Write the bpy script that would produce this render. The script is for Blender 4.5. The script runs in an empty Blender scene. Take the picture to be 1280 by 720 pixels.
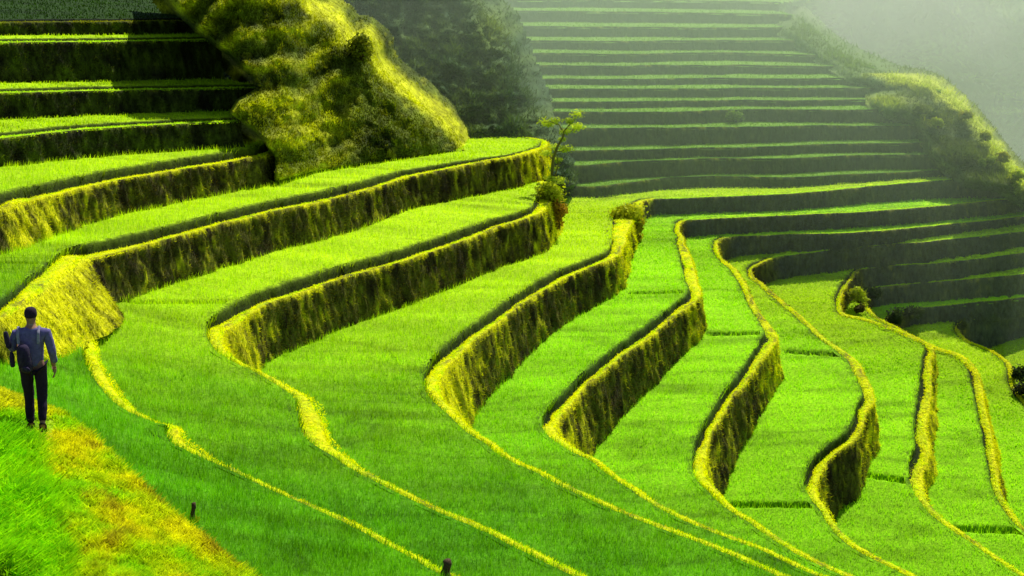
import bpy, math, numpy as np
rng = np.random.default_rng(7)
# ------------------------------------------------------------------ camera model
F, YH, ZC = 2200.0, -120.0, 16.0
TH = math.atan((360 - YH) / F)
CT, ST = math.cos(TH), math.sin(TH)
def rect(px, py):
    u = np.asarray(px, float) - 640; v = 360 - np.asarray(py, float)
    y = v * ST + F * CT; z = v * CT - F * ST
    return u / y, z / y
def unrect(X, Y):
    d = CT - Y * ST
    return 640 + X / d * F, 360 - (ST + Y * CT) / d * F
# outer edge of every terrace (photo survey) and the gently sloping surface each one lies on
E={}
E['U14']=[(520,-2),(600,-1),(950,1),(975,2)]
E['U13']=[(520,12),(600,13),(960,16),(992,18)]
E['U12']=[(520,31),(600,32),(980,33),(1012,34)]
E['U11']=[(540,49),(660,50),(990,49),(1032,51)]
E['U10']=[(560,65),(660,65),(1030,67),(1058,69)]
E['U9']=[(560,82),(675,81),(1060,81),(1090,83)]
E['U8']=[(580,98),(690,98),(1100,96),(1130,98)]
E['U7']=[(580,110),(747,110),(1165,109),(1176,113)]
E['U6']=[(600,126),(747,126),(1060,124),(1120,126),(1188,128)]
E['U5']=[(600,139),(725,139),(1115,136),(1200,140)]
E['U4']=[(600,159),(730,159),(1160,156),(1215,158)]
E['U3']=[(620,187),(710,187),(1000,181),(1160,176),(1225,174)]
E['U2']=[(620,207),(705,207),(800,201),(940,197),(1165,192),(1240,191)]
E['U1']=[(690,236),(702,233),(745,233),(780,228),(840,221),(990,220),(1160,213),(1255,209)]
E['T1']=[(-160,55),(0,52),(120,51),(262,49),(276,49)]
E['T2']=[(-160,118),(0,115),(134,112),(250,110),(303,109),(334,109)]
E['T3']=[(-160,180),(0,171),(101,161),(235,153),(289,151),(300,150)]
E['T4']=[(-160,292),(0,259),(34,249),(67,242),(104,233),(141,225),(188,217),(235,209),(303,198),(338,190),(350,183),(352,172)]
E['T5']=[(-160,450),(0,395),(34,378),(67,355),(91,338),(104,325),(134,317),(202,299),(269,281),(336,264),(430,244),(503,224),(577,208),(647,194),(671,186),(683,178),(672,173),(650,171),(588,170),(520,172)]
E['B']=[(640,775),(530,712),(500,697),(450,670),(400,647),(350,625),(300,600),(250,575),(230,560),(225,545),(200,539),(170,524),(145,497),(125,462),(118,437),(110,420)]
E['T6']=[(790,765),(715,724),(640,687),(600,668),(550,647),(500,622),(460,600),(425,575),(407,552),(400,530),(390,510),(360,492),(330,475),(300,460),(280,442),(277,420),(295,402),(323,383),(363,368),(430,346),(503,325),(577,300),(640,278),(674,266),(690,243),(694,232),(680,226),(640,224)]
E['T7']=[(1050,760),(960,720),(915,700),(840,672),(765,642),(690,605),(640,580),(615,562),(590,545),(570,525),(550,502),(547,480),(560,455),(590,425),(640,388),(687,357),(735,335),(766,322),(776,312),(784,285),(795,262),(806,250),(850,247),(990,241),(1110,230),(1215,222),(1330,218),(1500,212)]
E['T8']=[(1105,760),(1010,720),(965,699),(890,670),(840,647),(790,615),(745,582),(720,569),(697,549),(694,532),(710,507),(740,475),(780,442),(825,410),(855,386),(873,370),(868,345),(861,318),(852,296),(850,278),(862,274),(1075,264),(1180,256),(1280,246),(1380,234),(1540,216)]
E['T9']=[(1240,805),(1140,760),(1040,717),(1000,697),(960,670),(925,647),(900,625),(882,600),(880,580),(885,550),(910,505),(940,465),(965,430),(970,420),(945,383),(922,339),(901,321),(896,305),(902,298),(935,294),(1075,289),(1180,280),(1280,270),(1380,258),(1540,239)]
E['T10']=[(1290,805),(1200,760),(1130,720),(1090,700),(1060,680),(1035,645),(1020,615),(1022,595),(1040,570),(1070,545),(1085,510),(1092,498),(1072,454),(1031,422),(1004,398),(953,353),(942,346),(939,336),(950,328),(974,320),(1075,308),(1180,299),(1280,288),(1380,276),(1540,258)]
E['T11']=[(1410,800),(1330,755),(1260,712),(1215,680),(1180,655),(1160,630),(1152,600),(1160,565),(1157,540),(1160,510),(1163,485),(1163,450),(1166,434),(1155,425),(1120,411),(1078,396),(1053,389),(1050,368),(1063,350),(1078,336),(1180,327),(1280,315),(1380,302),(1540,282)]
E['T12']=[(1470,795),(1370,735),(1310,690),(1275,660),(1258,635),(1248,605),(1243,570),(1235,530),(1228,495),(1222,465),(1212,450),(1195,440),(1172,433),(1130,412),(1100,398),(1086,385),(1083,372),(1087,360),(1180,351),(1280,341),(1380,328),(1540,307)]
E['T13']=[(1560,740),(1420,640),(1340,570),(1290,512),(1268,480),(1264,457),(1250,443),(1227,431),(1207,423),(1198,408),(1209,400),(1280,389),(1380,377),(1540,357)]
P={
'U14': [-0.0004175, -0.2286954, 0.0457826, -0.0037557, -0.0042614, 0.0001125] ,
'U13': [-0.0005477, -0.21064, 0.04222, -0.0061926, -0.0052483, 0.000232] ,
'U12': [-0.0003234, -0.191965, 0.0383884, -0.0032036, -0.0028415, -1.21e-05] ,
'U11': [0.000151, -0.1744022, 0.0350259, -0.0068142, 0.0016498, 0.0003489] ,
'U10': [-0.0005693, -0.1658988, 0.0331973, -0.0055788, -0.0044825, 3.65e-05] ,
'U9': [-6.56e-05, -0.1553761, 0.0311463, -0.0072301, -0.0001373, 0.0001559] ,
'U8': [-0.0002513, -0.1474244, 0.0294646, -0.000969, -0.0015249, -4.07e-05] ,
'U7': [-0.0004349, -0.1425092, 0.0284868, -0.0024357, -0.0026376, -2.97e-05] ,
'U6': [-0.0001224, -0.1351967, 0.0270841, -0.0062657, -0.000326, 8.97e-05] ,
'U5': [-0.0003838, -0.1314661, 0.0262644, -0.0029982, -0.0018586, -4.82e-05] ,
'U4': [-0.0006173, -0.1241334, 0.0248005, -0.0037325, -0.0027764, -3.9e-05] ,
'U3': [-0.000809, -0.1147827, 0.0229179, 0.002646, -0.0027996, -2.98e-05] ,
'U2': [0.0004989, -0.1083118, 0.0218226, -0.0030819, 0.0025581, 0.0002576] ,
'U1': [0.0016532, -0.0975759, 0.020216, -0.0058292, 0.0052317, 0.0007805] ,
'T0': [-0.0009308, -0.291287, 0.0581341, 0.0307162, -0.0086466, -0.0003071] ,
'T1': [-0.0009501, -0.2584347, 0.0515123, 0.0308985, -0.0077315, -0.0004114] ,
'T2': [-0.0010552, -0.1984287, 0.0394382, 0.0304779, -0.005914, -0.0004736] ,
'T3': [-0.0015324, -0.1793448, 0.035189, 0.0234724, -0.0066576, -0.0011145] ,
'T4': [0.0005213, -0.1852972, 0.0333036, 0.0248459, 0.0190395, -0.0026468] ,
'T5': [-0.0020278, -0.1727572, 0.0287059, 0.0014419, 0.0066128, 0.0002294] ,
'B': [-0.0018329, -0.120466, 0.020855, 0.0567261, 0.0450055, -0.0026214] ,
'T6': [-0.006249, -0.1010478, 0.0225125, 0.0233786, -0.0089841, -0.0034862] ,
'T7': [-0.000641, -0.100987, 0.0198586, 0.0067309, 0.0132114, -0.0363806] ,
'T8': [0.0012378, -0.0694261, 0.0180063, -0.0050648, -0.0033342, 0.0202658] ,
'T9': [0.0007675, -0.0495204, 0.0171537, -0.0049298, -0.0179024, 0.0068208] ,
'T10': [0.0029546, -0.0392194, 0.0162987, -0.0075695, -0.0166112, -0.0093789] ,
'T11': [0.0005521, -0.0377087, 0.0160707, -0.0018788, 0.0075017, -0.0136586] ,
'T12': [0.000843, -0.0387329, 0.015613, -0.0007846, 0.0205018, -0.0095966] ,
'T13': [0.0007003, -0.0471607, 0.0147184, 0.0002593, 0.0289842, -0.0337576] ,
'V': [0.0008933, -0.0443581, 0.0130679, 0.0116174, 0.0184211, -0.0091723] ,
}
E['T0'] = [(-160, 28), (0, 27), (240, 25), (330, 24)]
E['F6'] = [(1062, 430), (1108, 398), (1138, 386), (1180, 381), (1280, 371), (1380, 360), (1540, 342)]
P = {k: np.array(v) for k, v in P.items()}
P['F6'] = 0.5 * (P['T12'] + P['T13'])
Y0 = -0.2
def basis(X, Y):
    X = np.asarray(X, float); Y = np.asarray(Y, float); y = Y - Y0; o = 0 * X + 0 * y
    return np.stack([X + o, y + o, 1 + o, X * X + o, X * y, y * y + o], -1)
def dbasis(X, Y):
    X = np.asarray(X, float); Y = np.asarray(Y, float); y = Y - Y0; o = 0 * X + 0 * y
    return np.stack([o, o + 1, o, o, X + o, 2 * y + o], -1)
def zplan(k, x, y):
    s = P[k]; x = np.asarray(x, float); y = np.asarray(y, float); X = x / y; Y = -0.2 + 0 * X
    for _ in range(7):
        f = basis(X, Y) @ s - 1 / y; d = np.minimum(dbasis(X, Y) @ s, -1e-3)
        Y = np.clip(Y - f / d, -1.2, 0.3)
    return Y * y
def hbf(k, D):
    if k[0] == 'U': return 0.02 + 0 * D
    if k in ('T0', 'T1', 'T2', 'T3'): return .08 + 0 * D
    return np.interp(D, [48, 56], [.25, .04])
def lift(k, pts, bund=True):
    "photo point on terrace k -> plan position (x, y)"
    p = np.asarray(pts, float); X, Y = rect(p[:, 0], p[:, 1])
    w = basis(X, Y) @ P[k]; D = 1 / w
    if bund: D = (1 - hbf(k, D) * (dbasis(X, Y) @ P[k])) / w
    return np.stack([X * D, D], -1)
# ------------------------------------------------------------------ numeric noise
_perm = rng.random((64, 64, 64))
def vnoise(x, y, z=0.0):
    x, y, z = np.broadcast_arrays(np.asarray(x, float), np.asarray(y, float), np.asarray(z, float))
    i = np.floor(x).astype(int); j = np.floor(y).astype(int); k = np.floor(z).astype(int)
    fx, fy, fz = x - i, y - j, z - k
    fx = fx * fx * (3 - 2 * fx); fy = fy * fy * (3 - 2 * fy); fz = fz * fz * (3 - 2 * fz)
    r = 0
    for a in (0, 1):
        for b in (0, 1):
            for c in (0, 1):
                r = r + _perm[(i + a) & 63, (j + b) & 63, (k + c) & 63] * (fx if a else 1 - fx) * (fy if b else 1 - fy) * (fz if c else 1 - fz)
    return r * 2 - 1
def fbm(x, y, z=0.0, o=4):
    r = 0; a = 1; t = 0
    for n in range(o):
        r = r + a * vnoise(np.asarray(x) * 2 ** n + 7.3 * n, np.asarray(y) * 2 ** n + 3.1 * n, np.asarray(z) * 2 ** n); t += a; a *= .5
    return r / t
def sstep(a, b, x):
    t = np.clip((x - a) / (b - a), 0, 1); return t * t * (3 - 2 * t)
def mixc(a, b, t):
    t = np.asarray(t)[..., None]; return np.asarray(a) * (1 - t) + np.asarray(b) * t
# ------------------------------------------------------------------ polyline tools
def smooth(pts, step=5.0):
    p = np.asarray(pts, float); out = []
    q = np.vstack([2 * p[0] - p[1], p, 2 * p[-1] - p[-2]])
    for i in range(1, len(q) - 2):
        a, b, c, d = q[i - 1], q[i], q[i + 1], q[i + 2]
        n = max(1, int(np.hypot(*(c - b)) / step))
        # centripetal-ish tangents limited by the segment length
        l = np.hypot(*(c - b))
        t1 = (c - a); t1 = t1 / (np.hypot(*t1) + 1e-9) * l; t2 = (d - b); t2 = t2 / (np.hypot(*t2) + 1e-9) * l
        for s in np.arange(n) / n:
            h = s
            out.append((2*h**3-3*h**2+1)*b + (h**3-2*h**2+h)*t1 + (-2*h**3+3*h**2)*c + (h**3-h**2)*t2)
    out.append(p[-1])
    return np.array(out)
def seg_dist(pts, line, chunk=20000):
    a = line[:-1]; d = line[1:] - a; L = (d ** 2).sum(1) + 1e-12
    out = np.empty(len(pts)); 
    for s in range(0, len(pts), chunk):
        q = pts[s:s + chunk, None, :] - a[None]
        t = np.clip((q * d[None]).sum(2) / L, 0, 1)
        out[s:s + chunk] = np.sqrt(((q - t[..., None] * d[None]) ** 2).sum(2)).min(1)
    return out
def inside(pts, poly):
    x, y = pts[:, 0], pts[:, 1]; r = np.zeros(len(pts), bool)
    n = len(poly)
    for i in range(n):
        x1, y1 = poly[i]; x2, y2 = poly[(i + 1) % n]
        if y1 == y2: continue
        c = ((y1 > y) != (y2 > y))
        r ^= c & (x < (x2 - x1) * (y - y1) / (y2 - y1) + x1)
    return r
# ------------------------------------------------------------------ scene tools
scene = bpy.context.scene
col = scene.collection
def mesh_object(name, V, faces_list, colors=None, mats=(), mat_ids=None, smooth_ids=None, parent=None):
    "faces_list: list of (n, k) index arrays (k = 3 or 4)"
    me = bpy.data.meshes.new(name)
    V = np.asarray(V, np.float32)
    me.vertices.add(len(V)); me.vertices.foreach_set('co', V.ravel())
    loops = np.concatenate([np.asarray(f, np.int32).ravel() for f in faces_list])
    cnt = np.concatenate([np.full(len(f), np.asarray(f).shape[1], np.int32) for f in faces_list])
    me.loops.add(len(loops)); me.loops.foreach_set('vertex_index', loops)
    me.polygons.add(len(cnt)); me.polygons.foreach_set('loop_start', np.concatenate([[0], np.cumsum(cnt)[:-1]]).astype(np.int32))
    for m in mats: me.materials.append(m)
    if mat_ids is not None:
        ids = np.concatenate([np.full(len(f), m, np.int32) for f, m in zip(faces_list, mat_ids)])
        me.polygons.foreach_set('material_index', ids)
    if smooth_ids is not None:
        sm = np.concatenate([np.full(len(f), m, bool) for f, m in zip(faces_list, smooth_ids)])
        me.polygons.foreach_set('use_smooth', sm)
    me.update(calc_edges=True)
    if colors is not None:
        at = me.color_attributes.new('Col', 'FLOAT_COLOR', 'POINT')
        c4 = np.ones((len(V), 4), np.float32); c4[:, :3] = np.clip(colors, 0, 1)
        at.data.foreach_set('color', c4.ravel())
    o = bpy.data.objects.new(name, me); col.objects.link(o)
    if parent is not None: o.parent = parent
    return o
def tag(o, label=None, cat=None, group=None, kind=None):
    if label: o['label'] = label
    if cat: o['category'] = cat
    if group: o['group'] = group
    if kind: o['kind'] = kind
    return o
# ------------------------------------------------------------------ materials
def new_mat(name):
    m = bpy.data.materials.new(name); m.use_nodes = True; nt = m.node_tree; nt.nodes.clear()
    out = nt.nodes.new('ShaderNodeOutputMaterial'); return m, nt, out
def leaf_mat(name, trans=.45, tcol=(1.25, 1.15, .35), gloss=.05):
    m, nt, out = new_mat(name); N = nt.nodes.new; L = nt.links.new
    at = N('ShaderNodeAttribute'); at.attribute_name = 'Col'
    d = N('ShaderNodeBsdfDiffuse'); t = N('ShaderNodeBsdfTranslucent'); g = N('ShaderNodeBsdfGlossy'); g.inputs['Roughness'].default_value = .45
    g.inputs['Color'].default_value = (1, 1, .8, 1)
    mx = N('ShaderNodeMix'); mx.data_type = 'RGBA'; mx.blend_type = 'MULTIPLY'; mx.inputs[0].default_value = 1
    mx.inputs[7].default_value = (*tcol, 1)
    L(at.outputs['Color'], d.inputs['Color']); L(at.outputs['Color'], mx.inputs[6]); L(mx.outputs[2], t.inputs['Color'])
    a = N('ShaderNodeMixShader'); a.inputs[0].default_value = trans; L(d.outputs[0], a.inputs[1]); L(t.outputs[0], a.inputs[2])
    b = N('ShaderNodeMixShader'); b.inputs[0].default_value = gloss; L(a.outputs[0], b.inputs[1]); L(g.outputs[0], b.inputs[2])
    L(b.outputs[0], out.inputs['Surface']); return m
def rough_mat(name, scale=9.0, amount=.5, bump=.05, stretch=(1, 1, 1), flat=None):
    m, nt, out = new_mat(name); N = nt.nodes.new; L = nt.links.new
    geo = N('ShaderNodeNewGeometry'); mp = N('ShaderNodeMapping'); mp.inputs['Scale'].default_value = stretch
    L(geo.outputs['Position'], mp.inputs['Vector'])
    n = N('ShaderNodeTexNoise'); n.inputs['Scale'].default_value = scale; n.inputs['Detail'].default_value = 6; n.inputs['Roughness'].default_value = .65
    L(mp.outputs[0], n.inputs['Vector'])
    r = N('ShaderNodeMapRange'); r.inputs[1].default_value = .3; r.inputs[2].default_value = .7
    r.inputs[3].default_value = 1 - amount; r.inputs[4].default_value = 1 + amount * .6; L(n.outputs['Fac'], r.inputs[0])
    mx = N('ShaderNodeVectorMath'); mx.operation = 'SCALE'
    if flat is None:
        at = N('ShaderNodeAttribute'); at.attribute_name = 'Col'; L(at.outputs['Color'], mx.inputs[0])
    else: mx.inputs[0].default_value = flat
    L(r.outputs[0], mx.inputs['Scale'])
    p = N('ShaderNodeBsdfPrincipled'); p.inputs['Roughness'].default_value = .9; p.inputs['Specular IOR Level'].default_value = .15
    L(mx.outputs[0], p.inputs['Base Color'])
    bp = N('ShaderNodeBump'); bp.inputs['Distance'].default_value = bump; bp.inputs['Strength'].default_value = .8
    L(n.outputs['Fac'], bp.inputs['Height']); L(bp.outputs[0], p.inputs['Normal'])
    L(p.outputs[0], out.inputs['Surface']); return m
M_RICE = leaf_mat('rice_blades', .58, gloss=.012)
M_GRASS = leaf_mat('bank_grass', .5, (1.15, 1.15, .3), gloss=0.0)
M_LEAF = leaf_mat('tree_leaves', .35, (1.2, 1.1, .5), gloss=0.01)
M_BED = rough_mat('rice_bed', 14, .45, .05)
M_BANK = rough_mat('mossy_bank', 10, .6, .14, (1, 1, .4))
M_HILL = rough_mat('hill_turf', 3.0, .5, .15)
M_SOIL = rough_mat('valley_soil', 2.0, .4, .1, flat=(.06, .09, .03))
# ------------------------------------------------------------------ blades of grass as small faces
def blades(base, height, width, color, lean=.35, tall=False, dirv=None, root_dark=.45):
    "returns verts, faces, colours of one curved (tall) or simple blade per base point"
    n = len(base); a = rng.random(n) * 2 * np.pi; b = rng.random(n) * 2 * np.pi
    h = np.broadcast_to(height, (n,)) * (0.65 + .6 * rng.random(n)); w = np.broadcast_to(width, (n,))
    side = np.stack([np.cos(a), np.sin(a), 0 * a], -1) * (w * .5)[:, None]
    le = lean * (0.3 + rng.random(n))
    up = np.stack([np.cos(b) * le, np.sin(b) * le, np.ones(n)], -1)
    if dirv is not None: up = dirv + np.stack([np.cos(b) * le, np.sin(b) * le, .6 * le * rng.standard_normal(n)], -1)
    up /= np.linalg.norm(up, axis=1)[:, None]
    c = color * (0.88 + .24 * rng.random(n))[:, None]
    if not tall:
        V = np.stack([base - side, base + side, base + up * h[:, None]], 1).reshape(-1, 3)
        Cc = np.stack([c * root_dark, c * root_dark, c * 1.1], 1).reshape(-1, 3)
        Fc = np.arange(3 * n).reshape(-1, 3); return V, Fc, Cc
    mid = base + up * (h * .55)[:, None]
    tip = base + up * h[:, None] + np.stack([np.cos(b), np.sin(b), -.5 + 0 * b], -1) * (h * .28)[:, None]
    V = np.stack([base - side, base + side, mid + side * .8, mid - side * .8, tip], 1).reshape(-1, 3)
    Cc = np.stack([c * root_dark, c * root_dark, c * .9, c * .9, c * 1.15], 1).reshape(-1, 3)
    i = np.arange(n)[:, None] * 5
    return V, (i + np.array([[0, 1, 2, 3]]), i + np.array([[3, 2, 4]])), Cc
class Acc:
    def __init__(s): s.V = []; s.C = []; s.F = []; s.M = []; s.S = []; s.n = 0
    def add(s, V, Fs, C, mat=0, smooth=False):
        if len(V) == 0: return
        for f in (Fs if isinstance(Fs, (list, tuple)) else [Fs]):
            if len(f): s.F.append(np.asarray(f) + s.n); s.M.append(mat); s.S.append(smooth)
        s.V.append(np.asarray(V)); s.C.append(np.broadcast_to(np.asarray(C, float), (len(V), 3))); s.n += len(V)
    def build(s, name, mats, parent=None):
        return mesh_object(name, np.concatenate(s.V), s.F, np.concatenate(s.C), mats, s.M, s.S, parent)
# ------------------------------------------------------------------ terrace layout
US = ['U%d' % i for i in range(14, 0, -1)]
SM = {k: smooth(v, 4.0 if k[0] != 'U' else 8.0) for k, v in E.items()}      # smoothed photo edges
for k in US:
    q = SM[k]; n_ = float(k[1:]); q[:, 1] += 1.5 * fbm(q[:, 0] / 95. + n_ * .35, n_ * .6 + 0 * q[:, 0], 3., 2) + .7 * fbm(q[:, 0] / 28., n_ * 3.1 + 0 * q[:, 0], 6., 2)
EP = {k: lift(k, v) for k, v in SM.items()}                                   # and their plan positions
def part_of(k, a, b):
    "piece of the edge of k between the survey points a and b"
    s = SM[k]; i = int(np.argmin(np.hypot(*(s - a).T))); j = int(np.argmin(np.hypot(*(s - b).T)))
    return EP[k][i:j + 1] if i <= j else EP[k][j:i + 1][::-1]
def own(k, pts): return lift(k, np.array(pts, float), False)
INNER = {}
for i, k in enumerate(US): INNER[k] = EP[US[i - 1]][::-1] if i else own(k, [(1060, -14), (500, -14)])
INNER['T0'] = own('T0', [(330, -14), (-160, -14)])
for a, b in (('T1', 'T0'), ('T2', 'T1'), ('T3', 'T2'), ('T4', 'T3'), ('T5', 'T4')): INNER[a] = EP[b][::-1]
INNER['T6'] = np.vstack([part_of('T5', (671, 186), (104, 325)), EP['B'][::-1]])
INNER['B'] = np.vstack([part_of('T5', (104, 325), (-160, 450)), own('B', [(-200, 600), (-200, 840), (640, 840)])])
INNER['T7'] = np.vstack([EP['U1'][::-1], part_of('T6', (694, 232), (790, 765))])
for i in range(8, 14): INNER['T%d' % i] = EP['T%d' % (i - 1)][::-1]
INNER['F6'] = part_of('T12', (1540, 307), (1083, 372))
LOWER = {k: US[i + 1] for i, k in enumerate(US[:-1])}
LOWER.update({'U1': 'T7', 'T0': 'T1', 'T1': 'T2', 'T2': 'T3', 'T3': 'T4', 'T4': 'T5', 'T5': 'T6', 'B': 'T6', 'F6': 'T13', 'T13': 'V'})
for i in range(6, 13): LOWER['T%d' % i] = 'T%d' % (i + 1)
REGION = {k: np.vstack([EP[k], INNER[k]]) for k in INNER}
vout = own('V', [(1540, 370), (1900, 330), (2100, 500), (2100, 860), (1600, 860)])
REGION['V'] = np.vstack([EP['T13'], vout])
EP['V'] = np.array([[900.0, 900.0], [901.0, 901.0]])
# local widening of the grassy edge: (x, y, extra metres, radius in photo px)
WIDE = {'T5': [(100, 330, .25, 40)], 'T6': [(405, 535, .28, 45), (690, 240, .3, 25), (285, 415, .12, 30)], 'T7': [(785, 275, .45, 32), (560, 470, .12, 40)],
        'T8': [(865, 345, .15, 40), (697, 535, .12, 30)], 'T9': [(970, 425, .15, 35), (885, 590, .12, 35)], 'T10': [(1085, 470, .15, 50), (1022, 605, .12, 35)],
        'T11': [(1163, 520, .16, 75), (1165, 600, .2, 40)], 'T12': [(1240, 560, .08, 70), (1222, 465, .08, 40)],
        'B': [(240, 565, .18, 26), (135, 480, .1, 60), (60, 0, 0, 1)]}
LEAN = {'T5': [(30, 370, .55, 70), (95, 335, .45, 28)], 'T4': [(20, 255, .25, 60)], 'T6': [(300, 440, .35, 40)], 'T7': [(570, 500, .3, 45)], 'T8': [(710, 540, .2, 35)],
        'T11': [(1163, 520, .25, 80)], 'T12': [(1235, 540, .25, 80)]}
DRY_LIT = {'T5': [(40, 370, 1.3, 75), (675, 190, 1.1, 35)], 'T4': [(30, 255, .9, 65)], 'T6': [(300, 430, 1.1, 50), (690, 250, 1.0, 35), (405, 535, 1, 60)],  # yellow grass share; also paints the sunlit look of these faces
       'T7': [(570, 490, 1.2, 70), (790, 290, 1.0, 45)], 'T8': [(715, 535, .8, 40), (865, 340, 1, 45)], 'T9': [(890, 590, .9, 50), (970, 440, .8, 40)],
       'T10': [(1085, 500, .8, 50), (1025, 600, .5, 40)], 'T11': [(1163, 530, 1.0, 110)], 'T12': [(1235, 530, 1.0, 110)], 'B': [(250, 600, .6, 400)]}
def bumps(tbl, k, s, base=0.0):
    r = np.full(len(s), float(base))
    for (x, y, a, rad) in tbl.get(k, []): r += a * np.exp(-((s[:, 0] - x) ** 2 + (s[:, 1] - y) ** 2) / (rad * rad))
    return r
FURROW = {'T5': [[(436, 206), (548, 213)], [(-60, 323), (88, 326)]], 'T6': [[(165, 374), (318, 373)]], 'T8': [[(790, 364), (868, 362)]],
          'T9': [[(888, 415), (968, 414)]], 'T10': [[(912, 628), (1022, 629)], [(985, 437), (1045, 441)]], 'T11': [[(1088, 592), (1156, 602)]], 'T12': [[(1182, 658), (1282, 661)]]}
# ------------------------------------------------------------------ colours (linear)
LIME = np.array([.60, .95, .004]); GREEN = np.array([.15, .48, .005]); DEEP = np.array([.07, .30, .008])
YELLOW = np.array([.93, .93, .004]); OLIVE = np.array([.17, .18, .012]); EARTH = np.array([.055, .045, .014]); MOSS = np.array([.06, .085, .012])
def field_color(k, x, y):
    "upper and farther paddies are painted lighter for their backlit glow"
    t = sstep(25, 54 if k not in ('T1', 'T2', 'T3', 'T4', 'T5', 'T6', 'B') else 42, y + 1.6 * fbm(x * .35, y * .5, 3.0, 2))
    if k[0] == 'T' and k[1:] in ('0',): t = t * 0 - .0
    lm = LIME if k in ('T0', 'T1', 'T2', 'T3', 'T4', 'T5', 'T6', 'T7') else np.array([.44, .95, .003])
    c = mixc(GREEN, lm, t)  # lime towards the distance puts backlight into the crop colour
    if k in ('T10', 'T11', 'T12', 'T13', 'V'): c = mixc(c, np.array([.62, 1.0, .004]), .75 * sstep(53, 58, y))  # sunlit glow of the far tongues put into the colour
    band = fbm(x * .22, y * 1.7, 9.0 + len(k), 3)           # broad tone bands: crop rows and painted shadow stripes
    c = c * (1 + .28 * band)[:, None]
    patch = sstep(.1, .6, fbm(x * .7, y * .7, 21.0, 2)) * (1 - t)
    c = mixc(c, DEEP, .35 * patch)
    ln = fbm(x * .16, y * .9, 41.0 + 3 * len(k) + (ord(k[-1]) % 7), 3)
    c = c * (1 - .30 * np.exp(-(ln / .07) ** 2) * sstep(-.4, .1, fbm(x * .3, y * .3, 55.0, 2)))[:, None]  # thin shadow streaks across the paddies, painted into the colour
    c = c * (1 + (.20 - .15 * t) * vnoise(x * 9.5, y * 5.0, 2.0) + .10 * vnoise(x * 19, y * 11, 7.0))[:, None]
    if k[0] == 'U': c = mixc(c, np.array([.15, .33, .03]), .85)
    if k == 'T0': c = c * .16  # shade on the topmost paddy put into its colour
    return c
def crop_height(k, D): return hbf(k, D)
DENS = 0.62            # blades per photo pixel of field
W_OF = {}
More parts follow.
